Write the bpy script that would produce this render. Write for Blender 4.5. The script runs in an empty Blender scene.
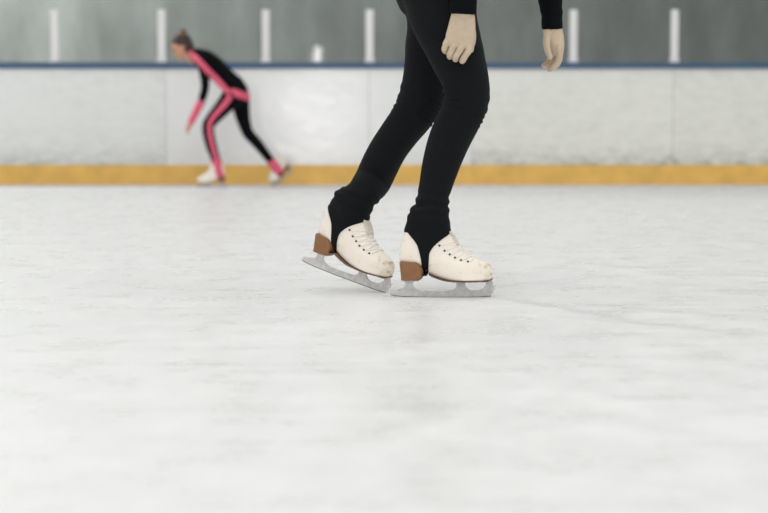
import bpy, bmesh, math, random
from mathutils import Vector, Matrix, noise
from mathutils.geometry import tessellate_polygon
random.seed(7)
SC = bpy.context.scene
COL = SC.collection
PI = math.pi

# ---------------------------------------------------------------- camera model
F = 768 * 85 / 36.0
H = 0.447
PITCH = math.atan(120.5 / F)
FWD = Vector((0, math.cos(PITCH), -math.sin(PITCH)))
UP = Vector((0, math.sin(PITCH), math.cos(PITCH)))


def P(px, py, Y):
    d = FWD + Vector((1, 0, 0)) * ((px - 384) / F) + UP * ((256.5 - py) / F)
    return Vector((0, 0, H)) + d * (Y / d.y)


def G(px, py):
    d = FWD + Vector((1, 0, 0)) * ((px - 384) / F) + UP * ((256.5 - py) / F)
    return Vector((0, 0, H)) + d * (-H / d.z)


# ---------------------------------------------------------------- materials
def lin(c):
    return tuple((x / 255 / 12.92 if x / 255 <= .04045 else ((x / 255 + .055) / 1.055) ** 2.4) for x in c) + (1,)


def mat(name, rgb, rough=.5, metal=0, spec=.5, sheen=0, bump=0, bscale=100, var=0, vscale=5, sss=0, srgb=True):
    m = bpy.data.materials.new(name)
    m.use_nodes = True
    nt = m.node_tree
    b = nt.nodes['Principled BSDF']
    c = lin(rgb) if srgb else tuple(rgb) + (1,)
    b.inputs['Base Color'].default_value = c
    b.inputs['Roughness'].default_value = rough
    b.inputs['Metallic'].default_value = metal
    b.inputs['Specular IOR Level'].default_value = spec
    b.inputs['Sheen Weight'].default_value = sheen
    tc = nt.nodes.new('ShaderNodeTexCoord')
    if sss:
        b.inputs['Subsurface Weight'].default_value = sss
        b.inputs['Subsurface Radius'].default_value = (.01, .004, .002)
    if var:
        n = nt.nodes.new('ShaderNodeTexNoise')
        n.inputs['Scale'].default_value = vscale
        n.inputs['Detail'].default_value = 6
        nt.links.new(tc.outputs['Object'], n.inputs['Vector'])
        mr = nt.nodes.new('ShaderNodeMapRange')
        mr.inputs[1].default_value = .3
        mr.inputs[2].default_value = .7
        mr.inputs[3].default_value = 1 - var
        mr.inputs[4].default_value = 1 + var * .3
        nt.links.new(n.outputs[0], mr.inputs[0])
        mx = nt.nodes.new('ShaderNodeVectorMath')
        mx.operation = 'SCALE'
        mx.inputs[0].default_value = c[:3]
        nt.links.new(mr.outputs[0], mx.inputs['Scale'])
        nt.links.new(mx.outputs[0], b.inputs['Base Color'])
    if bump:
        n = nt.nodes.new('ShaderNodeTexNoise')
        n.inputs['Scale'].default_value = bscale
        n.inputs['Detail'].default_value = 4
        nt.links.new(tc.outputs['Object'], n.inputs['Vector'])
        bp = nt.nodes.new('ShaderNodeBump')
        bp.inputs['Strength'].default_value = bump
        bp.inputs['Distance'].default_value = .003
        nt.links.new(n.outputs[0], bp.inputs['Height'])
        nt.links.new(bp.outputs[0], b.inputs['Normal'])
    return m


M = {}
M['skin'] = mat('hand_skin', (197, 178, 154), .65, spec=.3, var=.10, vscale=40, bump=.15, bscale=150, sss=.05)
M['skin_bg'] = mat('face_skin', (205, 150, 125), .6, spec=.3, sss=.05)
M['leggings'] = mat('leggings_knit', (11, 13, 16), .85, spec=.2, sheen=.01, bump=.6, bscale=260, var=.12, vscale=30)
M['top'] = mat('top_knit', (8, 10, 13), .9, spec=.12, sheen=0, bump=.4, bscale=220)
M['hair'] = mat('hair', (52, 39, 33), .6, bump=.8, bscale=60)
M['scrunchie'] = mat('scrunchie', (190, 125, 60), .8)
M['heel'] = mat('heel_wood', (142, 98, 62), .55, var=.22, vscale=60, bump=.2, bscale=200)
M['sole'] = mat('sole', (112, 84, 62), .6, var=.2, vscale=60)
M['blade'] = mat('blade_steel', (188, 188, 186), .42, metal=.35, var=.22, vscale=70, bump=.2, bscale=120)
M['blade_worn'] = mat('blade_frosted_steel', (210, 207, 206), .5, metal=.2, var=.22, vscale=70, bump=.25, bscale=120)
M['edge'] = mat('blade_edge', (110, 92, 88), .4, metal=.6)
M['lace'] = mat('lace', (240, 236, 226), .8, bump=.3, bscale=300)
M['eyelet'] = mat('eyelet', (50, 50, 54), .5, metal=.2)
M['tongue'] = mat('tongue', (214, 205, 188), .7, var=.2, vscale=60)
M['pink'] = mat('pink_knit', (222, 90, 118), .75, sheen=.05)
M['black_bg'] = mat('black_knit', (9, 10, 13), .9, spec=.12)
M['eye'] = mat('eye', (50, 40, 35), .3)
M['post'] = mat('post_paint', (232, 230, 228), .45)
M['rail'] = mat('blue_rail', (60, 92, 126), .45, var=.15, vscale=4)


def boot_material():
    m = mat('boot_leather', (238, 226, 208), .42, spec=.45, bump=.12, bscale=90)
    nt = m.node_tree
    b = nt.nodes['Principled BSDF']
    tc = nt.nodes.new('ShaderNodeTexCoord')
    n = nt.nodes.new('ShaderNodeTexNoise')
    n.inputs['Scale'].default_value = 75
    n.inputs['Detail'].default_value = 8
    nt.links.new(tc.outputs['Object'], n.inputs['Vector'])
    # scuffs gather near the toe cap (object x) : wear with its own shape
    sx = nt.nodes.new('ShaderNodeSeparateXYZ')
    nt.links.new(tc.outputs['Object'], sx.inputs[0])
    mr = nt.nodes.new('ShaderNodeMapRange')
    mr.inputs[1].default_value = .19
    mr.inputs[2].default_value = .26
    mr.inputs[3].default_value = 0
    mr.inputs[4].default_value = .2
    nt.links.new(sx.outputs[0], mr.inputs[0])
    ad = nt.nodes.new('ShaderNodeMath')
    nt.links.new(n.outputs[0], ad.inputs[0])
    nt.links.new(mr.outputs[0], ad.inputs[1])
    cr = nt.nodes.new('ShaderNodeValToRGB')
    cr.color_ramp.elements[0].position = .60
    cr.color_ramp.elements[0].color = lin((240, 230, 217))
    cr.color_ramp.elements[1].position = .90
    cr.color_ramp.elements[1].color = lin((160, 135, 95))
    e = cr.color_ramp.elements.new(.74)
    e.color = lin((224, 208, 184))
    nt.links.new(ad.outputs[0], cr.inputs[0])
    nt.links.new(cr.outputs[0], b.inputs['Base Color'])
    return m


M['boot'] = boot_material()


# ---------------------------------------------------------------- mesh helpers
def new_obj(name, bm, m, parent=None, smooth=True, origin=None):
    """bm in world coordinates; origin shifts the mesh so the object sits there"""
    bmesh.ops.recalc_face_normals(bm, faces=bm.faces)
    me = bpy.data.meshes.new(name)
    if origin is not None:
        bmesh.ops.translate(bm, verts=bm.verts, vec=-Vector(origin))
    bm.to_mesh(me)
    bm.free()
    for mm in (m if isinstance(m, (list, tuple)) else [m]):
        me.materials.append(mm)
    for p in me.polygons:
        p.use_smooth = smooth
    o = bpy.data.objects.new(name, me)
    COL.objects.link(o)
    if origin is not None and parent is None:
        o.location = origin
    if parent is not None:
        o.parent = parent
    return o


def tag(o, label=None, cat=None, group=None, kind=None):
    if label: o['label'] = label
    if cat: o['category'] = cat
    if group: o['group'] = group
    if kind: o['kind'] = kind
    return o


def catmull(pts, n):
    out = []
    k = len(pts)
    for i in range(k - 1):
        p0 = pts[max(i - 1, 0)]
        p1 = pts[i]
        p2 = pts[i + 1]
        p3 = pts[min(i + 2, k - 1)]
        for j in range(n):
            t = j / n
            out.append([.5 * ((2 * b) + (-a + c) * t + (2 * a - 5 * b + 4 * c - d) * t * t + (-a + 3 * b - 3 * c + d) * t ** 3)
                        for a, b, c, d in zip(p0, p1, p2, p3)])
    out.append(list(pts[-1]))
    return out


def tube(bm, pts, seg=20, n=6, cap=(1, 1), ref=(0, 1, 0), power=1.0):
    """pts: (Vector, r_in_plane, r_depth). Rings along a Catmull-Rom path, round caps."""
    raw = [[p.x, p.y, p.z, a, b] for p, a, b in pts]
    s = catmull(raw, n) if n > 1 else raw
    C = [Vector(q[:3]) for q in s]
    ref = Vector(ref)
    frames = []
    for i in range(len(C)):
        T = (C[min(i + 1, len(C) - 1)] - C[max(i - 1, 0)]).normalized()
        B = (ref - T * ref.dot(T)).normalized()
        N = T.cross(B)
        frames.append((T, N, B))
    rings = []
    seq = []
    if cap[0]:
        T, N, B = frames[0]
        r = min(s[0][3], s[0][4]) * cap[0]
        for k in range(1, 5):
            a = PI / 2 * (1 - k / 5)
            seq.append((C[0] - T * r * math.sin(a), N, B, s[0][3] * math.cos(a), s[0][4] * math.cos(a)))
    for i in range(len(C)):
        seq.append((C[i], frames[i][1], frames[i][2], s[i][3], s[i][4]))
    if cap[1]:
        T, N, B = frames[-1]
        r = min(s[-1][3], s[-1][4]) * cap[1]
        for k in range(1, 5):
            a = PI / 2 * k / 5
            seq.append((C[-1] + T * r * math.sin(a), N, B, s[-1][3] * math.cos(a), s[-1][4] * math.cos(a)))
    for (c, N, B, rx, ry) in seq:
        ring = []
        for k in range(seg):
            a = 2 * PI * k / seg
            ca, sa = math.cos(a), math.sin(a)
            if power != 1:
                ca = math.copysign(abs(ca) ** power, ca)
                sa = math.copysign(abs(sa) ** power, sa)
            ring.append(bm.verts.new(c + N * rx * ca + B * ry * sa))
        rings.append(ring)
    for a, b in zip(rings, rings[1:]):
        for k in range(seg):
            bm.faces.new((a[k], a[(k + 1) % seg], b[(k + 1) % seg], b[k]))
    bm.faces.new(rings[0][::-1])
    bm.faces.new(rings[-1])
    return rings


def ball(bm, c, r, rot=None, u=20, v=14):
    mtx = Matrix.Translation(c) @ (rot.to_4x4() if rot else Matrix()) @ Matrix.Diagonal((r[0], r[1], r[2], 1))
    bmesh.ops.create_uvsphere(bm, u_segments=u, v_segments=v, radius=1, matrix=mtx)


def box(bm, a, b, bev=0):
    a = Vector(a); b = Vector(b)
    g = bmesh.ops.create_cube(bm, size=1, matrix=Matrix.Translation((a + b) / 2) @ Matrix.Diagonal((*(b - a), 1)))
    if bev:
        ed = list({e for v in g['verts'] for e in v.link_edges})
        bmesh.ops.bevel(bm, geom=ed, offset=bev, segments=3, affect='EDGES', profile=.5)


def remesh(bm, size, smooth=2, fac=.5):
    me = bpy.data.meshes.new('t')
    bm.to_mesh(me)
    bm.free()
    o = bpy.data.objects.new('t', me)
    COL.objects.link(o)
    r = o.modifiers.new('r', 'REMESH')
    r.mode = 'VOXEL'
    r.voxel_size = size
    if smooth:
        s = o.modifiers.new('s', 'SMOOTH')
        s.iterations = smooth
        s.factor = fac
    dg = bpy.context.evaluated_depsgraph_get()
    dg.update()
    me2 = bpy.data.meshes.new_from_object(o.evaluated_get(dg))
    out = bmesh.new()
    out.from_mesh(me2)
    bpy.data.objects.remove(o)
    bpy.data.meshes.remove(me)
    bpy.data.meshes.remove(me2)
    return out


def merge(dst, src):
    me = bpy.data.meshes.new('t')
    src.to_mesh(me)
    src.free()
    dst.from_mesh(me)
    bpy.data.meshes.remove(me)


def prism(bm, pts, w0, w1, fn):
    """pts: 2-D outline, extruded from w0 to w1; fn(u, v, w) -> Vector"""
    a = [bm.verts.new(fn(u, v, w0)) for u, v in pts]
    b = [bm.verts.new(fn(u, v, w1)) for u, v in pts]
    n = len(pts)
    for t in tessellate_polygon([[Vector((u, v, 0)) for u, v in pts]]):
        bm.faces.new([a[i] for i in t])
        bm.faces.new([b[i] for i in reversed(t)])
    for i in range(n):
        bm.faces.new((a[i], b[i], b[(i + 1) % n], a[(i + 1) % n]))


# ---------------------------------------------------------------- figure skate, local frame: x toe, y lateral, z up
K = 0.000595
def ZU(X): return (X - 68) * K
def ZV(Y): return (483 - Y) * K


def interp(tab, x):
    if x <= tab[0][0]: return tab[0][1:]
    for a, b in zip(tab, tab[1:]):
        if x <= b[0]:
            t = (x - a[0]) / (b[0] - a[0])
            return [p + (q - p) * t for p, q in zip(a[1:], b[1:])]
    return tab[-1][1:]


SL = [(405, 292, 494), (398, 262, 500), (388, 235, 502.5), (378, 212, 503.5), (365, 192, 504), (350, 172, 502), (338, 158, 498),
      (328, 130, 487), (322, 98, 478), (316, 70, 463), (310, 67, 446), (302, 66, 428), (290, 66, 406), (275, 67, 383), (262, 68.5, 366),
      (250, 70, 353), (238, 72, 344), (225, 74.5, 336), (212, 78, 329), (200, 82, 322), (190, 86, 313), (182, 89, 305), (160, 97, 300),
      (130, 108, 297), (100, 115, 295), (85, 118, 292)]
SLV = sorted([(ZV(y), ZU(a), ZU(b)) for y, a, b in SL])
WF = [(0, .0255), (.08, .031), (.2, .0325), (.35, .031), (.5, .036), (.7, .0435), (.85, .0415), (1, .033)]
WS = [(.0, .034), (.10, .034), (.14, .0345), (.18, .039), (.24, .045)]


def wmax(u, v):
    f = interp(WF, u / .258)[0]
    s = interp(WS, v)[0]
    t = min(1, max(0, (v - .075) / .075))
    t = t * t * (3 - 2 * t)
    return f * (1 - t) + s * t


def slice_pt(t, v, off=0):
    u0, u1 = interp(SLV, v)
    c, h = (u0 + u1) / 2, (u1 - u0) / 2
    co, si = math.cos(t), math.sin(t)
    e = .62 if v < .09 else .62 + min(1, (v - .09) / .08) * .18
    u = c + h * co
    W = wmax(u, v)
    w = math.copysign(W * abs(si) ** e, si)
    if off:
        nx, ny = co / h, (si / max(W, 1e-4))
        l = math.hypot(nx, ny) or 1
        u += off * nx / l
        w += off * ny / l
    return Vector((u, w, v))


def surf_w(u, v, off=0):
    u0, u1 = interp(SLV, v)
    c, h = (u0 + u1) / 2, (u1 - u0) / 2 + off
    x = max(-1, min(1, (u - c) / h))
    e = .62 if v < .09 else .62 + min(1, (v - .09) / .08) * .18
    return (wmax(u, v) + off) * (1 - x * x) ** (e / 2)


def boot_bm():
    bm = bmesh.new()
    NS = 56
    rings = []
    vs = []
    tab = [q[0] for q in SLV]
    for a, b in zip(tab, tab[1:]):
        k = max(1, int((b - a) / .004))
        vs += [a + (b - a) * i / k for i in range(k)]
    vs.append(tab[-1])
    for v in [q for q in vs if q < .216]:
        rings.append([bm.verts.new(slice_pt(2 * PI * k / NS, v)) for k in range(NS)])
    for a, b in zip(rings, rings[1:]):
        for k in range(NS):
            bm.faces.new((a[k], a[(k + 1) % NS], b[(k + 1) % NS], b[k]))
    bm.faces.new(rings[0][::-1])
    bm.faces.new(rings[-1])
    # round the hard bottom edge a little
    for _ in range(2):
        bmesh.ops.smooth_vert(bm, verts=bm.verts, factor=.35, use_axis_x=True, use_axis_y=True, use_axis_z=True)
    return bm


def heel_bm():
    bm = bmesh.new()
    rows = [(404, 76, 160), (398, 75, 172), (388, 74, 177), (375, 72.5, 180), (360, 71, 180), (345, 69.5, 176), (334, 68, 166), (323, 67.5, 158), (318, 70, 150)]
    rings = []
    for Y, a, b in rows:
        u0, u1, v = ZU(a), ZU(b), ZV(Y)
        c, h = (u0 + u1) / 2, (u1 - u0) / 2
        W = .0275 + (.0335 - .0275) * (404 - Y) / 93
        r = []
        for k in range(36):
            t = 2 * PI * k / 36
            co, si = math.cos(t), math.sin(t)
            # round at the back, flat at the breast
            ex = .9 if co < 0 else .35
            r.append(bm.verts.new((c + h * math.copysign(abs(co) ** ex, co), W * math.copysign(abs(si) ** .55, si), v)))
        rings.append(r)
    for a, b in zip(rings, rings[1:]):
        for k in range(36):
            bm.faces.new((a[k], a[(k + 1) % 36], b[(k + 1) % 36], b[k]))
    bm.faces.new(rings[0][::-1]); bm.faces.new(rings[-1])
    return bm


def sole_bm():
    bm = bmesh.new()
    line = [(204, 376), (212, 381), (235, 391), (262, 400), (292, 406), (340, 408), (400, 408), (450, 405), (480, 402), (495, 400), (503, 397)]
    L = catmull([[ZU(x), ZV(y)] for x, y in line], 3)
    rows = []
    for i, (u, v) in enumerate(L):
        u0, u1 = interp(SLV, max(v, SLV[0][0]) + .006)
        x = max(0, (u - .2) / .0605)
        W = (interp(WF, u / .258)[0] + .0015) * max(.02, 1 - min(1, x) ** 3.2) ** .5
        rows.append([bm.verts.new((u, s * W, v + dz)) for dz in (-.0016, .0010) for s in (-1, 1)])
    for a, b in zip(rows, rows[1:]):
        bm.faces.new((a[0], a[1], b[1], b[0])); bm.faces.new((a[2], b[2], b[3], a[3]))
        bm.faces.new((a[0], b[0], b[2], a[2])); bm.faces.new((a[1], a[3], b[3], b[1]))
    bm.faces.new((rows[0][0], rows[0][2], rows[0][3], rows[0][1]))
    bm.faces.new((rows[-1][0], rows[-1][1], rows[-1][3], rows[-1][2]))
    return bm


def blade_bm():
    bm = bmesh.new()
    fn = lambda u, v, w: Vector((u, w, v))
    Q = lambda l: [(ZU(x), ZV(y)) for x, y in l]
    run = [(20, 463), (30, 452), (60, 450), (165, 456), (240, 457), (315, 454), (402, 454), (445, 452), (470, 446), (488, 430), (500, 414),
           (507, 422), (506, 428), (518, 433), (511, 440), (515, 449), (505, 454), (507, 464), (498, 468), (496, 478), (440, 482), (320, 483),
           (200, 483), (80, 480), (40, 476), (22, 471)]
    prism(bm, Q(run), -.0022, .0022, fn)
    rear = [(84, 404), (146, 404), (131, 420), (131, 434), (142, 445), (172, 457), (50, 451), (84, 442), (94, 432), (96, 420)]
    prism(bm, Q(rear), -.003, .003, fn)
    front = [(326, 409), (380, 408), (374, 422), (378, 436), (388, 447), (408, 455), (308, 455), (326, 446), (334, 434), (334, 420)]
    prism(bm, Q(front), -.003, .003, fn)
    toe = [(436, 454), (456, 445), (470, 432), (474, 418), (470, 408), (498, 404), (503, 416), (494, 434), (474, 454)]
    prism(bm, Q(toe), -.003, .003, fn)
    # sharpened edge, a darker line along the foot of the runner
    k0 = len(bm.faces)
    edge = [(24, 472), (40, 475.5), (80, 479.5), (200, 482.5), (320, 482.5), (440, 481.5), (495, 477.5), (496, 481), (440, 485), (320, 486), (200, 486), (80, 483), (40, 479), (24, 475)]
    prism(bm, Q(edge), -.0024, .0024, fn)
    bm.faces.ensure_lookup_table()
    for f in bm.faces[k0:]: f.material_index = 1
    # mounting plates
    for x0, x1, y0, y1, w in ((74, 158, 403.5, 408, .021), (318, 486, 409, 413, .027)):
        box(bm, (ZU(x0), -w, ZV(y1)), (ZU(x1), w, ZV(y0)), .001)
    return bm


EYE = [(252, 240), (276, 264), (300, 281), (324, 296), (352, 307), (384, 314)]


def eyelet_pt(i, s, off=.001):
    x, y = EYE[i]
    u, v = ZU(x), ZV(y)
    return Vector((u, s * (surf_w(u, v) + off), v))


def t_of(u, v):
    u0, u1 = interp(SLV, v)
    c, h = (u0 + u1) / 2, (u1 - u0) / 2
    return math.acos(max(-1, min(1, (u - c) / h)))


def lace_bm():
    bm = bmesh.new()
    for i in range(len(EYE)):
        for s in (-1, 1):
            j = min(i + 1, len(EYE) - 1)
            ui, vi = ZU(EYE[i][0] + 9), ZV(EYE[i][1] - 2)
            uj, vj = ZU(EYE[j][0] + 9), ZV(EYE[j][1] - 2)
            t0, t1 = t_of(ui, vi), -t_of(uj, vj)
            pts = []
            for k in range(11):
                q = k / 10
                a = t0 + (t1 - t0) * q
                v = vi + (vj - vi) * q + .017 * math.sin(PI * q) * (1 if i < 4 else .7)
                v = min(v, .176)
                # instep position follows the ridge: keep angle shrinking as v grows
                p = slice_pt(a * s, v, .0008 + .001 * (s > 0))
                pts.append((p, .0022, .0022))
            tube(bm, pts, seg=6, n=2, ref=(.3, .1, 1))
    return bm


def tongue_bm():
    bm = bmesh.new()
    # padded tongue tip standing proud at the top of the instep
    pts = []
    for x, y in ((345, 240), (332, 215), (318, 196), (306, 180), (296, 162)):
        pts.append((Vector((ZU(x) - .004, 0, ZV(y))), .006, .021))
    tube(bm, pts, seg=18, n=4)
    return bm


SK = {}


def make_skate(parent, mtx, steel='blade', scale=1, pre=None):
    if 'boot' not in SK:
        def me(n, bm, m):
            o = new_obj(n, bm, m)
            d = o.data
            bpy.data.objects.remove(o)
            return d
        SK['boot'] = me('ice_skate', boot_bm(), M['boot'])
        SK['heel'] = me('heel', heel_bm(), M['heel'])
        SK['sole'] = me('sole', sole_bm(), M['sole'])
        SK['lace'] = me('lace', lace_bm(), M['lace'])
        SK['tongue'] = me('tongue', tongue_bm(), M['tongue'])
        b = bmesh.new()
        bmesh.ops.create_cone(b, cap_ends=True, segments=12, radius1=.0031, radius2=.0027, depth=.003, matrix=Matrix.Rotation(PI / 2, 4, 'X'))
        SK['eyelet'] = me('eyelet', b, M['eyelet'])
    if steel not in SK:
        o = new_obj('blade', blade_bm(), [M[steel], M['edge']], smooth=False)
        SK[steel] = o.data
        bpy.data.objects.remove(o)
    def add(n, d, par):
        o = bpy.data.objects.new(n, d)
        COL.objects.link(o)
        o.parent = par
        return o
    r = add('ice_skate', SK['boot'], parent)
    r.matrix_local = mtx @ Matrix.Scale(scale, 4)
    for n, k in (('heel', 'heel'), ('sole', 'sole'), ('blade', steel), ('lace', 'lace'), ('tongue', 'tongue')):
        add(n, SK[k], r)
    if scale == 1:
        for i in range(len(EYE)):
            for s in (-1, 1):
                e = add('eyelet', SK['eyelet'], r)
                e.location = eyelet_pt(i, s, .0006)
    return r


# stirrup cuff of the leggings over the boot, in skate frame
HEM = [(.0165, .186), (.030, .170), (.0455, .150), (.052, .133), (.0575, .110), (.0605, .090), (.0625, .074), (.066, .0625), (.071, .058), (.076, .060),
       (.0785, .066), (.0795, .080), (.078, .095), (.0775, .104), (.0785, .114), (.0835, .127), (.0925, .141), (.104, .152), (.118, .163), (.130, .171), (.1405, .179)]


def cuff(bm, mtx):
    """black stirrup cover lying on the boot"""
    HP = catmull([list(q) for q in HEM], 3)
    off = .0030
    for s in (-1, 1):
        grid = []
        for i, (uh, vh) in enumerate(HP):
            col = []
            n = 14
            # at the top every column fans out towards its own place on the ankle
            f = i / (len(HP) - 1)
            ut = .0165 + (.1405 - .0165) * f
            for k in range(n + 1):
                q = k / n
                v = vh + (.192 - vh) * q
                u = uh + (ut - uh) * q ** 1.2
                col.append(bm.verts.new(mtx @ Vector((u, s * (surf_w(u, v, off) if (.0 <= i) else 0), v))))
            grid.append(col)
        inner = []
        for i, col in enumerate(grid):
            inner.append([bm.verts.new(mtx @ (mtx.inverted() @ v.co - Vector((0, s * .006, 0)))) for v in col])
        for a, b in zip(grid, grid[1:]):
            for k in range(n):
                bm.faces.new((a[k], b[k], b[k + 1], a[k + 1]))
        # hem thickness
        for i in range(len(grid) - 1):
            bm.faces.new((grid[i][0], grid[i + 1][0], inner[i + 1][0], inner[i][0]))
    # strap passing under the arch
    st = []
    for k in range(9):
        q = -1 + k / 4
        st.append((mtx @ Vector((.0705, q * .0335, .0615 + .003 * abs(q) ** 3 )), .0085, .0022))
    tube(bm, st, seg=12, n=2, ref=tuple((mtx.to_3x3() @ Vector((-.35, 0, 1)))))


def cuff_loft(bm, mtx, leanu=0):
    """closed volume over the boot shaft, joined to the leg by remeshing"""
    rings = []
    for v, o in ((.178, .0005), (.184, .003), (.192, .0035), (.202, .0032), (.214, .0035), (.226, .0045), (.234, .0035), (.242, .000), (.250, -.006)):
        r = []
        for k in range(40):
            p = slice_pt(2 * PI * k / 40, v, o)
            r.append(bm.verts.new(mtx @ p))
        rings.append(r)
    for a, b in zip(rings, rings[1:]):
        for k in range(40):
            bm.faces.new((a[k], a[(k + 1) % 40], b[(k + 1) % 40], b[k]))
    bm.faces.new(rings[0][::-1]); bm.faces.new(rings[-1])


# ---------------------------------------------------------------- head (face towards local +x)
def head_bm(mtx):
    bm = bmesh.new()
    ball(bm, (0, 0, .02), (.092, .074, .098))
    ball(bm, (.022, 0, -.035), (.066, .058, .072))
    ball(bm, (.062, 0, -.088), (.024, .026, .018))
    ball(bm, (.082, 0, -.058), (.013, .022, .010))
    tube(bm, [(Vector((.086, 0, .012)), .007, .008), (Vector((.103, 0, -.018)), .009, .010), (Vector((.104, 0, -.028)), .009, .014)], seg=10, n=3)
    for s in (-1, 1):
        ball(bm, (.082, s * .030, .020), (.012, .020, .007))
        ball(bm, (.050, s * .040, -.030), (.026, .02, .026))
        ball(bm, (-.008, s * .072, -.012), (.018, .008, .030))
    tube(bm, [(Vector((-.02, 0, -.06)), .05, .05), (Vector((-.035, 0, -.14)), .048, .052)], seg=16, n=3)
    bm.transform(mtx)
    return bm


def hair_bm(mtx, bun=(-.085, .085)):
    bm = bmesh.new()
    ball(bm, (-.012, 0, .036), (.096, .081, .096), u=28, v=20)
    bu = bmesh.new()
    ball(bu, (-.030, 0, -.022), (.076, .078, .06))
    merge(bm, bu)
    bm = remesh(bm, .006, 2)
    # hairline: open the front over the face
    dele = [v for v in bm.verts if v.co.x > .052 - (.055 - v.co.z) * .9 and v.co.z < .10 and v.co.x > -.005 + (0.02 if v.co.z > .03 else 0)
            and v.co.z < .055 + (.08 - v.co.x) * .3]
    bmesh.ops.delete(bm, geom=dele, context='VERTS')
    for v in bm.verts:
        v.co += v.co.normalized() * .0012 * math.sin(v.co.z * 420 + v.co.y * 90)
    bb = bmesh.new()
    ball(bb, (bun[0], 0, bun[1]), (.036, .036, .034))
    merge(bm, bb)
    bm.transform(mtx)
    return bm


# =================================================================== FOREGROUND SKATER
Y1 = 5.03
foot1 = P(399.6, 297.1, Y1)
foot1.z = 0
MT1 = Matrix.Translation((foot1.x, Y1, 0.0005))
toe2 = G(385.6, 292.4)
yaw, pit, rol = math.radians(-25), math.radians(16.9), math.radians(0)
R2 = Matrix.Rotation(yaw, 4, 'Z') @ Matrix.Rotation(pit, 4, 'Y') @ Matrix.Rotation(rol, 4, 'X')
MT2 = Matrix.Translation(toe2 + Vector((0, 0, .001))) @ R2 @ Matrix.Translation((-ZU(496), 0, -ZV(478)))
low = min((MT2 @ Vector((ZU(x), 0, ZV(y)))).z for x, y in ((496, 478), (507, 464), (440, 482), (498, 468), (515, 449)))
MT2 = Matrix.Translation((0, 0, .0008 - low)) @ MT2
Y2 = (MT2 @ Vector((.09, 0, .2))).y

px2m = lambda r, Y: r * Y / F
near_leg = [(426, -44, 36, 5.03), (438, -8, 36.5, 5.02), (444.5, 21, 33, 5.01), (452, 42, 29.5, 5.01), (458.6, 60, 27, 5.01), (464.5, 78, 24, 5.01), (467, 92, 22.8, 5.015), (466, 105, 22, 5.02),
            (460.5, 117, 21.6, 5.02), (453.8, 130, 21.6, 5.025), (447.5, 145, 20.5, 5.03), (441.8, 162, 19.2, 5.03), (437, 180, 17.4, 5.03), (433.6, 194, 16, 5.03), (432.2, 204, 17.2, 5.03), (430.5, 216, 18.5, 5.03)]
far_leg = [(430, -44, 36, 5.21), (432.5, -8, 33, 5.22), (434, 21, 27, 5.22), (431.5, 49, 26.5, 5.22), (429, 70, 25, 5.22), (423.5, 92, 23.5, 5.22), (419.5, 104, 23, 5.22), (410.5, 118.5, 21, 5.225), (400.5, 132, 19.4, 5.23), (390.5, 146, 19.0, 5.24),
             (381.3, 162, 19, 5.25), (373, 180, 18.8, 5.27), (364, 192, 17.2, Y2 - .005), (356.6, 201, 16.8, Y2), (351.8, 210, 17.4, Y2)]


def leg_pts(tab, d=0, ky=.94):
    return [(P(x, y, Y), px2m(r, Y) - d, px2m(r, Y) * ky - d) for x, y, r, Y in tab]


origin1 = Vector(((foot1.x + toe2.x) / 2 + .05, 5.12, 0))
YC = 5.12
torso = lambda d: [(P(428, -36, YC), .105 - d, .165 - d), (P(433, -62, YC), .098 - d, .155 - d), (P(441, -92, YC), .088 - d, .128 - d), (P(455, -125, YC), .095 - d, .135 - d),
                   (P(468, -155, YC), .098 - d, .155 - d), (P(476, -176, YC), .075 - d, .165 - d), (P(482, -190, YC), .055 - d, .11 - d)]
arm_near = lambda d: [(P(472, -178, 4.98), .048 - d, .045 - d), (P(466, -150, 4.93), .048 - d, .046 - d), (P(457, -95, 4.89), .040 - d, .040 - d), (P(459, -60, 4.88), .042 - d, .040 - d),
                      (P(462, -25, 4.88), .039 - d, .036 - d), (P(463.6, -2, 4.88), .0365 - d, .032 - d), (P(463.2, 13.6, 4.88), .0365 - d, .031 - d)]
arm_far = lambda d: [(P(478, -178, 5.26), .048 - d, .045 - d), (P(495, -155, 5.30), .047 - d, .046 - d), (P(534, -85, 5.33), .041 - d, .040 - d), (P(542, -60, 5.33), .041 - d, .040 - d),
                     (P(548, -25, 5.33), .038 - d, .037 - d), (P(550, -2, 5.33), .0362 - d, .034 - d), (P(552, 14, 5.33), .031 - d, .031 - d), (P(552.2, 29, 5.33), .031 - d, .030 - d)]

# body (continuous) ------------------------------------------------
bm = bmesh.new()
tube(bm, torso(.012), seg=28)
for t in (near_leg, far_leg):
    tube(bm, leg_pts(t, .007), seg=24)
tube(bm, arm_near(.008), seg=20)
tube(bm, arm_far(.008), seg=20)
hm = Matrix.Translation(P(500, -247, YC)) @ Matrix.Rotation(math.radians(8), 4, 'Y')
merge(bm, head_bm(hm))
tube(bm, [(P(482, -185, YC), .055, .07), (P(488, -210, YC), .048, .05), (P(496, -235, YC), .045, .045)], seg=16)
bm = remesh(bm, .007, 3)


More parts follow.
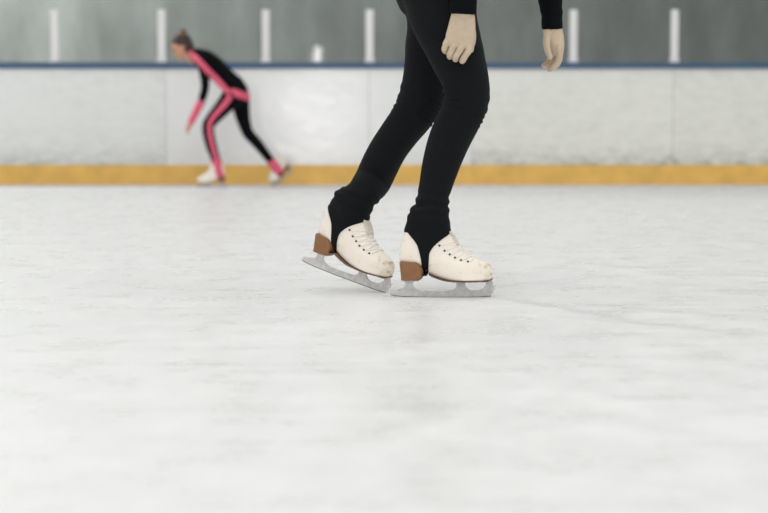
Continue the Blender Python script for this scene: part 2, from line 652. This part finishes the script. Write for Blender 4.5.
def hand_near():
    h = bmesh.new()
    Yh = 4.885
    q = lambda x, y, d=0: P(x, y, Yh + d)
    s = 4.88 / F
    tube(h, [(q(463, 2), 10.5 * s, .021), (q(463, 12), 11.2 * s, .019), (q(462.6, 20), 12.6 * s, .0165), (q(461.5, 30), 14 * s, .0165), (q(460, 39), 14.6 * s, .0155), (q(459.2, 45), 13.2 * s, .012)], seg=28, power=.8)
    fin = [  # knuckle, first joint, second joint, tip (x, y, depth), radius
        ((449.3, 36, .0), (446.2, 43.5, -.001), (444.6, 49.2, .004), (446.5, 51.5, .022), (450, 48, .034), .0088),
        ((456.2, 38, -.002), (453.6, 46, -.005), (449.9, 54.3, .002), (450.5, 56.5, .024), (455, 51, .038), .0092),
        ((462.6, 39, -.002), (460.6, 48.5, -.006), (455.6, 57.0, .001), (456, 59, .024), (460, 53, .040), .0093),
        ((469.2, 40, .0), (468.6, 50, -.005), (463.0, 59.6, .002), (462.5, 60.5, .024), (466, 54, .038), .0092)]
    for a, b, c, d, e, r in fin:
        tube(h, [(q(*a), r * .8, r * .7), (q(*b), r * 1.04, r), (q((b[0] + c[0]) / 2, (b[1] + c[1]) / 2, (b[2] + c[2]) / 2 - .001), r * .96, r * .93), (q(*c), r * .98, r), (q(*d), r * .92, r * .9), (q(*e), r * .8, r * .8)], seg=14, n=4)
    # index-side knuckle bulge and thumb tucked behind
    tube(h, [(q(470, 24, .012), .012, .012), (q(472, 36, .024), .0115, .0115), (q(470.5, 46, .036), .0105, .0105), (q(466, 53, .044), .009, .009)], seg=14, n=4)
    tube(h, [(q(471, 42, .004), .009, .01), (q(471.2, 50, .006), .007, .009)], seg=12, n=3)
    return h


def hand_far():
    h = bmesh.new()
    Yh = 5.33
    q = lambda x, y, d=0: P(x, y, Yh + d)
    tube(h, [(q(552.3, 20), .027, .022), (q(552.6, 30), .0285, .022), (q(554.2, 38), .0285, .028), (q(556.4, 46), .0240, .034), (q(557.3, 52), .0185, .036)], seg=24)
    fin = [((558.5, 48, -.030), (559.8, 56, -.030), (557.6, 63.5, -.028), (552.2, 68.8, -.026), .0092),
           ((559.0, 50, -.010), (558.8, 58.5, -.009), (555.3, 65.8, -.008), (549.5, 69.4, -.008), .0096),
           ((556.0, 51, .010), (554.8, 58.5, .012), (550.6, 64.8, .012), (545.5, 67.6, .012), .0092),
           ((553.5, 49, .029), (551.5, 57, .030), (547.4, 62.6, .030), (543.4, 65.5, .030), .0082)]
    for a, b, c, d, r in fin:
        tube(h, [(q(*a), r, r), (q(*b), r * 1.02, r), (q(*c), r * .96, r * .95), (q(*d), r * .8, r * .8)], seg=14, n=5)
    tube(h, [(q(548.6, 33, -.018), .013, .012), (q(546.6, 41, -.032), .0112, .0112), (q(547.2, 49, -.040), .0096, .0096), (q(550, 57, -.046), .0080, .0080)], seg=14, n=5)
    tube(h, [(q(551, 36, -.012), .014, .012), (q(552.5, 46, -.016), .011, .010)], seg=12, n=3)
    return h


for hb in (hand_near(), hand_far()):
    merge(bm, hb)
person = new_obj('person', bm, M['skin'], origin=origin1)
tag(person, 'nearest person, in black leggings and long sleeves, standing on white figure skates', 'person')

# leggings ---------------------------------------------------------
bm = bmesh.new()
for t in (near_leg, far_leg):
    tube(bm, leg_pts(t), seg=32, n=6)
tube(bm, [(P(427, -8, YC), .090, .12), (P(428, -36, YC), .113, .172), (P(433, -66, YC), .104, .162), (P(438, -88, YC), .095, .14)], seg=30)
cuff_loft(bm, MT1)
cuff_loft(bm, MT2)
bm = remesh(bm, .004, 3)
bm.normal_update()


def fold(v, c, axis, width, length, amp, freq, seed=0):
    """gathered folds: ridges across the limb near c"""
    d = v - c
    a = d.dot(axis)
    if abs(a) > length: return 0
    r = (d - axis * a).length
    if r > width: return 0
    w = (1 - (a / length) ** 2) ** 2
    n = noise.noise(Vector((d.x * 16 + seed, d.y * 16, d.z * 16)))
    return amp * w * math.sin(a * freq + n * 3.2)


folds = []


def addf(px, py, Y, dx, dy, width, length, amp, freq, seed, side=None):
    c = P(px, py, Y)
    ax = (P(px + dx, py + dy, Y) - c).normalized()
    folds.append((c, ax, width, length, amp, freq, seed, side))


addf(466, 103, 5.02, -2, 10, .11, .06, .0014, 210, 1)
addf(443, 96, 5.02, -2, 12, .07, .05, .0030, 380, 2)
addf(479, 120, 5.02, -6, 12, .05, .04, .0019, 430, 3)
addf(418, 106, 5.22, -6, 10, .11, .06, .0014, 210, 4)
addf(434, 112, 5.22, -7, 10, .07, .06, .0028, 390, 5)
addf(399, 106, 5.22, -4, 10, .05, .04, .0014, 350, 6)
addf(432, 207, 5.03, -1, 12, .10, .060, .0028, 185, 7)
addf(356, 200, Y2, -7, 12, .10, .060, .0028, 185, 8)
for v in bm.verts:
    d = 0
    for (c, ax, wd, ln, amp, fr, sd, side) in folds:
        if abs((v.co - c).z) < .2:
            d += fold(v.co, c, ax, wd, ln, amp, fr, sd)
    d += .0012 * noise.noise(v.co * 22)
    v.co += v.normal * d
cuff(bm, MT1)
cuff(bm, MT2)
leg = new_obj('leggings', bm, M['leggings'], parent=person, origin=origin1)
leg['label'] = 'black stirrup leggings pulled over the skate boots'

# top --------------------------------------------------------------
bm = bmesh.new()
tube(bm, torso(0), seg=30)
tube(bm, arm_near(0), seg=26, cap=(1, .12))
tube(bm, arm_far(0), seg=26, cap=(1, .12))
bm = remesh(bm, .0045, 2)
bm.normal_update()
cA = P(463, 0, 4.88); cB = P(551, 15, 5.33)
for v in bm.verts:
    d = .0015 * noise.noise(v.co * 20)
    if abs(v.co.z - cB.z) < .07 and (v.co - cB).length < .09:
        d += .0026 * noise.noise(Vector((v.co.x * 12, v.co.y * 12, v.co.z * 55))) * (1 - abs(v.co.z - cB.z) / .07)
    v.co += v.normal * d
new_obj('long_sleeve_top', bm, M['top'], parent=person, origin=origin1)
new_obj('hair', hair_bm(hm), M['hair'], parent=person, origin=origin1)

T1 = Matrix.Translation(-origin1)
s1 = make_skate(person, T1 @ MT1, 'blade')
s1['label'] = 'white leather skate standing flat on the ice'
s2 = make_skate(person, T1 @ MT2, 'blade_worn')
s2['label'] = 'white leather skate with its heel lifted'

# =================================================================== BACKGROUND SKATER
YB = 15.9
s = YB / F
origin2 = G(240, 187)
origin2.y = YB
def B_(x, y, d=0): return P(x, y, YB + d)


nl = [(231, 97, 9.8), (225, 105, 8.8), (216, 115, 7.4), (208.5, 125, 6.3), (209, 136, 6.0), (212, 148, 5.6), (216, 160, 4.7), (219, 172, 4.2), (220.5, 176, 4.2)]
fl = [(240, 99, 9.8), (241.5, 110, 8.3), (244, 122, 6.8), (248, 133, 5.8), (256, 142, 5.4), (264, 152, 4.7), (271, 161, 4.0), (277, 169, 3.7), (280, 173, 3.7)]
L2 = lambda t, d, e=0: [(B_(x, y, d), r * s - e, r * s * .95 - e) for x, y, r in t]
tor = lambda e: [(B_(238, 94), .085 - e, .14 - e), (B_(233, 86), .092 - e, .15 - e), (B_(223, 76), .088 - e, .12 - e), (B_(212, 65.5), .092 - e, .13 - e), (B_(203, 58.5), .080 - e, .15 - e), (B_(197, 55), .055 - e, .11 - e)]
an = lambda d, e=0: [(B_(202, 61, d), .048 - e, .045 - e), (B_(204.5, 75, d), .040 - e, .038 - e), (B_(205, 88, d), .034 - e, .033 - e), (B_(201.5, 101, d), .030 - e, .030 - e), (B_(195, 114, d), .026 - e, .026 - e), (B_(190.5, 123, d), .022 - e, .022 - e)]
bm = bmesh.new()
tube(bm, tor(.012), seg=24)
tube(bm, L2(nl, -.09, .006)); tube(bm, L2(fl, .09, .006))
tube(bm, an(-.15, .005)); tube(bm, an(.15, .005))
hm2 = Matrix.Translation(B_(182.5, 47)) @ Matrix.Rotation(PI, 4, 'Z') @ Matrix.Rotation(math.radians(26), 4, 'Y') @ Matrix.Scale(.93, 4)
merge(bm, head_bm(hm2))
tube(bm, [(B_(199, 57), .05, .06), (B_(192, 52.5), .044, .045), (B_(185, 50), .045, .045)], seg=14)
bm = remesh(bm, .007, 2)
for d in (-.15, .15):
    h = bmesh.new()
    q = lambda x, y, e=0: B_(x, y, d + e)
    tube(h, [(q(191.5, 121), .022, .019), (q(189.6, 125), .024, .026), (q(188.6, 128.5), .018, .032)], seg=16)
    for k, e in enumerate((-.026, -.009, .009, .026)):
        L = (.8, 1, .95, .75)[k]
        tube(h, [(q(188.8, 127.5, e), .008, .008), (q(187.4, 128.5 + 3.2 * L, e), .0082, .008), (q(188, 129.5 + 5 * L, e), .006, .006)], seg=8, n=3)
    tube(h, [(q(190, 124, -.015), .010, .010), (q(187.3, 127, -.03), .0088, .0088), (q(186.2, 130, -.032), .007, .007)], seg=8, n=3)
    merge(bm, h)
girl = new_obj('person', bm, M['skin_bg'], origin=origin2)
tag(girl, 'person in black suit with pink stripes bending forward while skating beside the boards', 'person')

bm = bmesh.new()
tube(bm, L2(nl, -.09)); tube(bm, L2(fl, .09))
tube(bm, [(B_(235, 99), .088, .13), (B_(238, 93), .094, .15), (B_(233, 85), .096, .15)], seg=26)
bm = remesh(bm, .007, 2)
new_obj('leggings', bm, M['black_bg'], parent=girl, origin=origin2)
bm = bmesh.new()
tube(bm, tor(-.004), seg=26)
for d in (-.15, .15):
    tube(bm, an(d, -.003)[:4], seg=18)
bm = remesh(bm, .007, 2)
new_obj('jacket', bm, M['black_bg'], parent=girl, origin=origin2)
for d in (-.15, .15):
    bm = bmesh.new()
    tube(bm, an(d, -.006)[3:], seg=18, cap=(.2, .2))
    new_obj('sleeve_cuff', bm, M['pink'], parent=girl, origin=origin2)['label'] = 'pink forearm sleeve'


def stripe(name, pts, w, th=.010):
    bm = bmesh.new()
    tube(bm, [(B_(x, y, d), w_, th) for (x, y, d), w_ in zip(pts, w)], seg=12, n=4)
    return new_obj(name, bm, M['pink'], parent=girl, origin=origin2)


stripe('jacket_stripe', [(190, 52.5, -.055), (194.5, 56.5, -.14), (201, 63.5, -.205), (208, 71, -.19), (214, 77, -.150), (221, 84.5, -.150), (228, 92, -.158)], [.018, .024, .028, .028, .028, .028, .026], .020)
stripe('leg_stripe', [(230, 96, -.172), (225, 104, -.165), (217, 113, -.152), (210, 123, -.142), (210, 135, -.140), (213, 148, -.136), (216.5, 160, -.128), (219, 172, -.125)],
       [.026, .026, .022, .020, .021, .021, .021, .024], .012)
# hip band, an open ring around the seat
bm = bmesh.new()
pts = []
for k in range(15):
    a = math.radians(-150 + k * 20)
    c = B_(237, 93.5)
    ax = (B_(249, 95) - B_(226, 90)).normalized()
    pts.append((c + ax * .104 * math.cos(a) + Vector((0, 1, 0)) * .155 * math.sin(a) + Vector((0, 0, -.012 * math.cos(a))), .013, .034))
tube(bm, pts, seg=12, n=3, ref=(0.2, 0, 1))
new_obj('hip_band', bm, M['pink'], parent=girl, origin=origin2)
for t, d in ((nl, -.09), (fl, .09)):
    bm = bmesh.new()
    tube(bm, [(p, a + .008, b + .008) for p, a, b in L2(t, d)[-3:]], seg=18, cap=(.1, .3))
    new_obj('ankle_cuff', bm, M['pink'], parent=girl, origin=origin2)['label'] = 'pink cuff above the skate'
new_obj('hair', hair_bm(hm2, bun=(-.062, .118)), M['hair'], parent=girl, origin=origin2)
bm = bmesh.new()
ball(bm, hm2 @ Vector((-.050, 0, .106)), (.036, .040, .028), rot=Matrix.Rotation(math.radians(-20), 3, 'Y'))
new_obj('hair_band', bm, M['scrunchie'], parent=girl, origin=origin2)
for sgn in (-1, 1):
    bm = bmesh.new()
    ball(bm, hm2 @ Vector((.084, sgn * .030, .004)), (.009, .011, .008), u=10, v=8)
    new_obj('eye', bm, M['eye'], parent=girl, origin=origin2)

T2 = Matrix.Translation(-origin2)
g = B_(225.5, 186.5, -.09); g.z = 0
A1 = Matrix.Translation(g) @ Matrix.Rotation(PI, 4, 'Z')
b1 = make_skate(girl, T2 @ A1, 'blade', .95)
b1['label'] = 'white skate flat on the ice, under the bent leg'
# trailing skate, toe on the ice and heel raised
g = B_(272.5, 186.8, .09)
A2 = Matrix.Translation((g.x, g.y, .001)) @ Matrix.Rotation(PI + math.radians(38), 4, 'Z') @ Matrix.Rotation(math.radians(33), 4, 'Y') @ Matrix.Scale(.95, 4) @ Matrix.Translation((-ZU(500), 0, -ZV(466)))
low = min((A2 @ Vector((ZU(x), 0, ZV(y)))).z for x, y in ((496, 478), (507, 464), (440, 482), (518, 433), (515, 449), (498, 468)))
A2 = Matrix.Translation((0, 0, .001 - low)) @ A2
b2 = make_skate(girl, T2 @ A2 @ Matrix.Scale(1 / .95, 4), 'blade', .95)
b2['label'] = 'white skate of the trailing leg with its heel raised'

# =================================================================== RINK
YW = 16.9
def X_(px): return P(px, 120, YW).x
def Z_(py): return P(384, py, YW).z


def ice_material():
    m = bpy.data.materials.new('ice')
    m.use_nodes = True
    nt = m.node_tree
    N, L = nt.nodes, nt.links
    b = N['Principled BSDF']
    b.inputs['IOR'].default_value = 1.31
    tc = N.new('ShaderNodeTexCoord')

    def noi(scale, stretch, rot, det=6, rough=.6):
        mp = N.new('ShaderNodeMapping')
        mp.inputs['Scale'].default_value = (stretch[0], stretch[1], 1)
        mp.inputs['Rotation'].default_value = (0, 0, math.radians(rot))
        L.new(tc.outputs['Object'], mp.inputs[0])
        n = N.new('ShaderNodeTexNoise')
        n.inputs['Scale'].default_value = scale
        n.inputs['Detail'].default_value = det
        n.inputs['Roughness'].default_value = rough
        L.new(mp.outputs[0], n.inputs['Vector'])
        return n.outputs[0]

    def ramp(x, a, b_, c, d):
        r = N.new('ShaderNodeMapRange')
        r.inputs[1].default_value = a; r.inputs[2].default_value = b_
        r.inputs[3].default_value = c; r.inputs[4].default_value = d
        L.new(x, r.inputs[0])
        return r.outputs[0]

    def math_(op, a, b_):
        r = N.new('ShaderNodeMath'); r.operation = op
        for i, q in enumerate((a, b_)):
            if isinstance(q, (int, float)): r.inputs[i].default_value = q
            else: L.new(q, r.inputs[i])
        return r.outputs[0]

    frost = ramp(noi(1.6, (1, .6), 8, 8), .35, .65, 0, 1)
    frost2 = ramp(noi(7, (1, .7), -12, 6), .35, .65, 0, 1)
    scr1 = ramp(noi(5, (.25, 9), 9, 5, .7), .60, .74, 0, 1)
    scr2 = ramp(noi(6, (.3, 10), -14, 5, .7), .60, .74, 0, 1)
    scr3 = ramp(noi(9, (.25, 12), 34, 4, .7), .62, .75, 0, 1)
    dark = ramp(noi(3, (.35, 3), -5, 6, .65), .52, .75, 0, 1)
    val = math_('ADD', math_('MULTIPLY', frost, .022), math_('MULTIPLY', frost2, .02))
    val = math_('ADD', val, math_('MULTIPLY', math_('ADD', math_('ADD', scr1, scr2), scr3), .05))
    val = math_('SUBTRACT', val, math_('MULTIPLY', dark, .055))
    fine = ramp(noi(26, (.55, 1.6), 4, 6, .7), .35, .65, -1, 1)
    val = math_('ADD', val, math_('MULTIPLY', fine, .022))
    grain = ramp(noi(60, (.5, 1.3), -8, 4, .7), .35, .65, -1, 1)
    val = math_('ADD', val, math_('MULTIPLY', grain, .02))
    for sc_, ro_, st_, am_ in ((2.6, 20, (.8, 1.6), .05), (4.2, -35, (.7, 1.5), .045), (3.1, 70, (.9, 1.3), -.04)):
        ln_ = ramp(math_('ABSOLUTE', math_('SUBTRACT', noi(sc_, st_, ro_, 2, .4), .5), 0), 0, .008, 1, 0)
        val = math_('ADD', val, math_('MULTIPLY', math_('MULTIPLY', ln_, ramp(noi(3.3, (1, 1), ro_), .45, .6, 0, 1)), am_))
    # long blade tracks worn into the sheet
    sep = N.new('ShaderNodeSeparateXYZ')
    L.new(tc.outputs['Object'], sep.inputs[0])
    wob = ramp(noi(1.5, (1, 1), 0, 3), 0, 1, -.12, .12)
    for (p, q, wd, am) in ((G(470, 292), G(700, 333), .045, .15), (G(520, 312), G(900, 350), .03, .09), (G(560, 302), G(800, 322), .05, .07), (G(-50, 352), G(330, 338), .012, -.10), (G(560, 262), G(900, 285), .06, .06),
                           (G(300, 218), G(-40, 226), .10, .05), (G(430, 330), G(560, 318), .05, .05)):
        d = (q - p); ln = math.hypot(d.x, d.y)
        nx, ny = -d.y / ln, d.x / ln
        tx, ty = d.x / ln, d.y / ln
        dist = math_('ADD', math_('ADD', math_('MULTIPLY', sep.outputs[0], nx), math_('MULTIPLY', sep.outputs[1], ny)), -(p.x * nx + p.y * ny))
        al = math_('ADD', math_('ADD', math_('MULTIPLY', sep.outputs[0], tx), math_('MULTIPLY', sep.outputs[1], ty)), -(p.x * tx + p.y * ty) - ln / 2)
        dist = math_('ADD', dist, math_('MULTIPLY', wob, .8))
        a = ramp(math_('ABSOLUTE', dist, 0), 0, wd, 1, 0)
        e = ramp(math_('ABSOLUTE', al, 0), ln * .25, ln * .5, 1, 0)
        g_ = math_('MULTIPLY', math_('MULTIPLY', a, e), math_('ADD', math_('MULTIPLY', frost2, .6), .5))
        val = math_('SUBTRACT', val, math_('MULTIPLY', g_, am))
    base = N.new('ShaderNodeVectorMath'); base.operation = 'SCALE'
    base.inputs[0].default_value = (.862, .86, .845)
    L.new(math_('ADD', val, .93), base.inputs['Scale'])
    # ice colour turns greyer and bluer towards the foot of the boards
    board_band = ramp(math_('ADD', sep.outputs[1], math_('MULTIPLY', wob, 6)), 12.4, 14.6, 0, 1)
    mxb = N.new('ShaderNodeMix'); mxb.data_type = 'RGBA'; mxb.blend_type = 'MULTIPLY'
    L.new(board_band, mxb.inputs[0]); L.new(base.outputs[0], mxb.inputs[6])
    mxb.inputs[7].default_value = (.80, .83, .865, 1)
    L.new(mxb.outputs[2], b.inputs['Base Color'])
    ro = ramp(frost2, 0, 1, .25, .40)
    L.new(math_('SUBTRACT', ro, math_('MULTIPLY', dark, .08)), b.inputs['Roughness'])
    b.inputs['Specular IOR Level'].default_value = .5
    bp = N.new('ShaderNodeBump')
    bp.inputs['Strength'].default_value = .35
    bp.inputs['Distance'].default_value = .01
    hh = math_('ADD', math_('MULTIPLY', noi(30, (1, 1), 0, 5), .5), math_('SUBTRACT', math_('MULTIPLY', frost2, .06), math_('MULTIPLY', scr1, .12)))
    L.new(hh, bp.inputs['Height'])
    L.new(bp.outputs[0], b.inputs['Normal'])
    return m


def board_material(name, dirt, tint, seed):
    m = bpy.data.materials.new(name)
    m.use_nodes = True
    nt = m.node_tree
    N, L = nt.nodes, nt.links
    b = N['Principled BSDF']
    b.inputs['Roughness'].default_value = .24
    b.inputs['Specular IOR Level'].default_value = .5
    tc = N.new('ShaderNodeTexCoord')
    sep = N.new('ShaderNodeSeparateXYZ')
    L.new(tc.outputs['Object'], sep.inputs[0])
    mp = N.new('ShaderNodeMapping')
    mp.inputs['Location'].default_value = (seed, 0, seed)
    mp.inputs['Scale'].default_value = (1, 1, 2.2)
    L.new(tc.outputs['Object'], mp.inputs[0])
    n = N.new('ShaderNodeTexNoise'); n.inputs['Scale'].default_value = 7; n.inputs['Detail'].default_value = 9; n.inputs['Roughness'].default_value = .78
    L.new(mp.outputs[0], n.inputs['Vector'])
    n2 = N.new('ShaderNodeTexNoise'); n2.inputs['Scale'].default_value = 1.3; n2.inputs['Detail'].default_value = 5
    L.new(mp.outputs[0], n2.inputs['Vector'])

    def mr(x, a, b_, c, d):
        r = N.new('ShaderNodeMapRange')
        r.inputs[1].default_value = a; r.inputs[2].default_value = b_; r.inputs[3].default_value = c; r.inputs[4].default_value = d
        L.new(x, r.inputs[0]); return r.outputs[0]

    def ma(op, a, b_):
        r = N.new('ShaderNodeMath'); r.operation = op; r.use_clamp = False
        for i, q in enumerate((a, b_)):
            if isinstance(q, (int, float)): r.inputs[i].default_value = q
            else: L.new(q, r.inputs[i])
        return r.outputs[0]
    # scuff marks from skates and sticks collect low on the board
    lowz = mr(sep.outputs[2], .15, .42, 1, 0)
    lowz = ma('MULTIPLY', lowz, lowz)
    speck = mr(n.outputs[0], .42, .70, 0, 1)
    d1 = ma('MULTIPLY', ma('MULTIPLY', lowz, mr(n.outputs[0], .36, .60, 0, 1)), .62 * dirt)
    d2 = ma('MULTIPLY', ma('MULTIPLY', speck, mr(n2.outputs[0], .35, .65, .3, 1)), .20 * dirt)
    tot = ma('ADD', d1, d2)
    mx = N.new('ShaderNodeMix'); mx.data_type = 'RGBA'
    L.new(tot, mx.inputs[0])
    mx.inputs[6].default_value = lin(tint)
    mx.inputs[7].default_value = lin((120, 120, 108))
    L.new(mx.outputs[2], b.inputs['Base Color'])
    L.new(mr(n.outputs[0], .3, .7, .12, .20), b.inputs['Roughness'])
    bp = N.new('ShaderNodeBump'); bp.inputs['Strength'].default_value = .25; bp.inputs['Distance'].default_value = .02
    L.new(n2.outputs[0], bp.inputs['Height']); L.new(bp.outputs[0], b.inputs['Normal'])
    return m


def kick_material():
    m = mat('yellow_kick_plate', (242, 192, 96), .4, var=.14, vscale=7)
    return m


def wall_material():
    m = bpy.data.materials.new('wall_concrete')
    m.use_nodes = True
    nt = m.node_tree
    N, L = nt.nodes, nt.links
    b = N['Principled BSDF']
    b.inputs['Roughness'].default_value = .8
    tc = N.new('ShaderNodeTexCoord')
    mp = N.new('ShaderNodeMapping'); mp.inputs['Scale'].default_value = (1, 1, .35)
    L.new(tc.outputs['Object'], mp.inputs[0])
    n = N.new('ShaderNodeTexNoise'); n.inputs['Scale'].default_value = 2.2; n.inputs['Detail'].default_value = 8; n.inputs['Roughness'].default_value = .6
    L.new(mp.outputs[0], n.inputs['Vector'])
    cr = N.new('ShaderNodeValToRGB')
    cr.color_ramp.elements[0].position = .3; cr.color_ramp.elements[0].color = lin((104, 107, 104))
    cr.color_ramp.elements[1].position = .7; cr.color_ramp.elements[1].color = lin((144, 148, 145))
    L.new(n.outputs[0], cr.inputs[0])
    L.new(cr.outputs[0], b.inputs['Base Color'])
    return m


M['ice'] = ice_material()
M['kick'] = kick_material()
M['wall'] = wall_material()
M['concrete'] = mat('walkway_concrete', (120, 120, 118), .8, var=.1)

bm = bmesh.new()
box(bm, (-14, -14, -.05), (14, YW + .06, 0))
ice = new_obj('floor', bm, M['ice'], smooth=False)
tag(ice, kind='structure', label='white scuffed ice sheet of the rink')
bm = bmesh.new()
box(bm, (-14, YW + .06, -.05), (14, 21.2, 0))
tag(new_obj('floor_walkway', bm, M['concrete'], smooth=False), kind='structure')
bm = bmesh.new()
box(bm, (-14, 21, 0), (14, 21.2, 5.5))
tag(new_obj('wall_back', bm, M['wall'], smooth=False), kind='structure', label='grey wall behind the glass')

zk, zt0, zt1 = Z_(165), Z_(68.5), Z_(62.5)
panels = [(-262, 166, 1.0, (237, 238, 234), 'white rink board at the left, dirty near its yellow foot, left of the bending skater', 2),
          (166, 369, .25, (241, 240, 238), 'clean white rink board directly behind the bending skater', 9),
          (369, 472, .35, (239, 239, 236), 'short white rink board behind the near person\'s legs', 17),
          (472, 673, 1.25, (240, 239, 230), 'scuffed white rink board just right of the near person\'s legs', 25),
          (673, 1030, 1.35, (238, 237, 228), 'scuffed white rink board at the far right', 36)]
for i, (a, b_, dirt, tint, lab, sd) in enumerate(panels):
    e = bpy.data.objects.new('rink_board', None)
    COL.objects.link(e)
    xa, xb = X_(a) + .0015, X_(b_) - .0015
    og = Vector(((xa + xb) / 2, YW + .03, 0))
    e.location = og
    tag(e, lab, 'rink board', 'boards along the far side of the ice')
    bm = bmesh.new(); box(bm, (xa, YW, 0.0), (xb, YW + .06, zt0), .0015)
    new_obj('panel', bm, board_material('board_%d' % i, dirt, tint, sd), parent=e, origin=og, smooth=False)
    bm = bmesh.new(); box(bm, (xa - .0013, YW - .012, 0.0), (xb + .0013, YW - .0005, zk))
    new_obj('kick_plate', bm, M['kick'], parent=e, origin=og, smooth=False)['label'] = 'yellow kick plate'
    bm = bmesh.new(); box(bm, (xa - .0013, YW - .03, zt0), (xb + .0013, YW + .10, zt1))
    new_obj('top_rail', bm, M['rail'], parent=e, origin=og, smooth=False)['label'] = 'blue top rail'

# glass
gm = bpy.data.materials.new('rink_glass')
gm.use_nodes = True
nt = gm.node_tree
for n in list(nt.nodes): nt.nodes.remove(n)
out = nt.nodes.new('ShaderNodeOutputMaterial')
mix = nt.nodes.new('ShaderNodeMixShader')
tr = nt.nodes.new('ShaderNodeBsdfTransparent'); tr.inputs[0].default_value = (.92, .935, .925, 1)
gl = nt.nodes.new('ShaderNodeBsdfGlossy'); gl.inputs['Roughness'].default_value = .03
fr = nt.nodes.new('ShaderNodeFresnel'); fr.inputs[0].default_value = 1.5
tcg = nt.nodes.new('ShaderNodeTexCoord'); ng = nt.nodes.new('ShaderNodeTexNoise'); ng.inputs['Scale'].default_value = 1.2
bg = nt.nodes.new('ShaderNodeBump'); bg.inputs['Strength'].default_value = .05; bg.inputs['Distance'].default_value = .02
nt.links.new(tcg.outputs['Object'], ng.inputs['Vector']); nt.links.new(ng.outputs[0], bg.inputs['Height']); nt.links.new(bg.outputs[0], gl.inputs['Normal'])
nt.links.new(fr.outputs[0], mix.inputs[0]); nt.links.new(tr.outputs[0], mix.inputs[1]); nt.links.new(gl.outputs[0], mix.inputs[2])
nt.links.new(mix.outputs[0], out.inputs[0])
M['glass'] = gm

posts = [-152, -48, 55.3, 162, 266, 369.6, 470.5, 573, 674, 777, 880]
zp = Z_(9.5)
plabs = {55.3: 'pale glass post at the far left, well clear of the bending skater', 162: 'pale glass post just left of the bending skater\'s face', 266: 'pale glass post above and right of the bending skater\'s back',
         369.6: 'pale glass post left of the near person\'s legs, beside the bright reflection', 470.5: 'pale glass post hidden behind the near person\'s hand and thigh',
         573: 'pale glass post just right of the near person\'s forward hand', 674: 'rightmost pale glass post',
         -152: 'pale glass post well beyond the left edge', -48: 'pale glass post just beyond the left edge', 777: 'pale glass post just beyond the right edge', 880: 'pale glass post well beyond the right edge'}
for p in posts:
    x = X_(p)
    bm = bmesh.new()
    box(bm, (x - .037, YW + .005, zt1), (x + .037, YW + .030, zp), .010)
    bx_ = bmesh.new(); box(bx_, (x - .045, YW - .005, zt1), (x + .045, YW + .03, zt1 + .03), .004); merge(bm, bx_)
    tag(new_obj('glass_post', bm, M['post'], origin=(x, YW + .018, zt1), smooth=False), plabs[p], 'post', 'posts holding the rink glass')
glabs = ['rink glass screen beyond the left edge', 'rink glass screen at the left edge, left of the first post', 'rink glass screen between the two leftmost posts', 'rink glass screen right behind the bending skater\'s head and back',
         'rink glass screen with the bright lamp reflection', 'rink glass screen behind the near person\'s thighs', 'rink glass screen behind the near person\'s forward hand',
         'rink glass screen between the two rightmost posts', 'rink glass screen at the right edge, right of the last post', 'rink glass screen beyond the right edge']
for (a, b_), lab in zip(zip(posts, posts[1:]), glabs):
    bm = bmesh.new()
    xa, xb = X_(a) + .006, X_(b_) - .006
    box(bm, (xa, YW + .034, zt1), (xb, YW + .046, zt1 + 1.5))
    tag(new_obj('glass_screen', bm, gm, origin=((xa + xb) / 2, YW + .04, zt1), smooth=False), lab, 'glass screen', 'glass screens above the far boards')

# =================================================================== LIGHT
w = bpy.data.worlds.new('hall_light')
SC.world = w
w.use_nodes = True
bgn = w.node_tree.nodes['Background']
bgn.inputs[0].default_value = (.97, .99, 1.0, 1)
bgn.inputs[1].default_value = .575


def area(name, loc, size, power, target, col=(1, 1, 1), sy=None):
    l = bpy.data.lights.new(name, 'AREA')
    l.shape = 'RECTANGLE'
    l.size = size; l.size_y = sy or size
    l.energy = power
    l.color = col
    o = bpy.data.objects.new(name, l)
    o.location = loc
    o.rotation_euler = (Vector(target) - Vector(loc)).to_track_quat('-Z', 'Y').to_euler()
    COL.objects.link(o)
    return o


for x in (-5, 0, 5):
    for y in (-3, 3.5, 10):
        area('ceiling_lamp', (x, y, 6.8), 1.0, 80, (x, y, 0), (1, .985, .96), 2.5)
area('wall_fill', (-6.5, 18.2, 5.6), 1.5, 800, (-6, 21, 1.4), (1, 1, .98), .5)  # unseen light added to brighten the left part of the back wall
area('board_fill', (0, -13.5, 6.9), 12, 560, (0, 17, .5), (.97, .99, 1), 2.4)  # wide fill added behind the camera, lifts the boards more than the ice
area('hall_lamp', (-1.68, -12, 2.5), .17, 2.6, (-.6, 17, 1.0), (1, .95, .93), .34)
area('sheen_strip', (-1.75, -13, 1.05), .9, 150, (-.6, 17, .8), (1, .97, .96), 1.9)  # unseen upright light added to give the boards their sheen

# =================================================================== CAMERA
cam = bpy.data.cameras.new('camera')
cam.lens = 85
cam.sensor_width = 36
cam.sensor_fit = 'HORIZONTAL'
cam.clip_end = 200
cam.dof.use_dof = True
cam.dof.focus_distance = 5.08
cam.dof.aperture_fstop = 3.3
co = bpy.data.objects.new('camera', cam)
co.location = (0, 0, H)
co.rotation_euler = (PI / 2 - PITCH, 0, 0)
COL.objects.link(co)
SC.camera = co
SC.view_settings.view_transform = 'Standard'
SC.view_settings.look = 'None'
SC.view_settings.exposure = 0
SC.view_settings.gamma = 1
SC.view_settings.use_curve_mapping = False
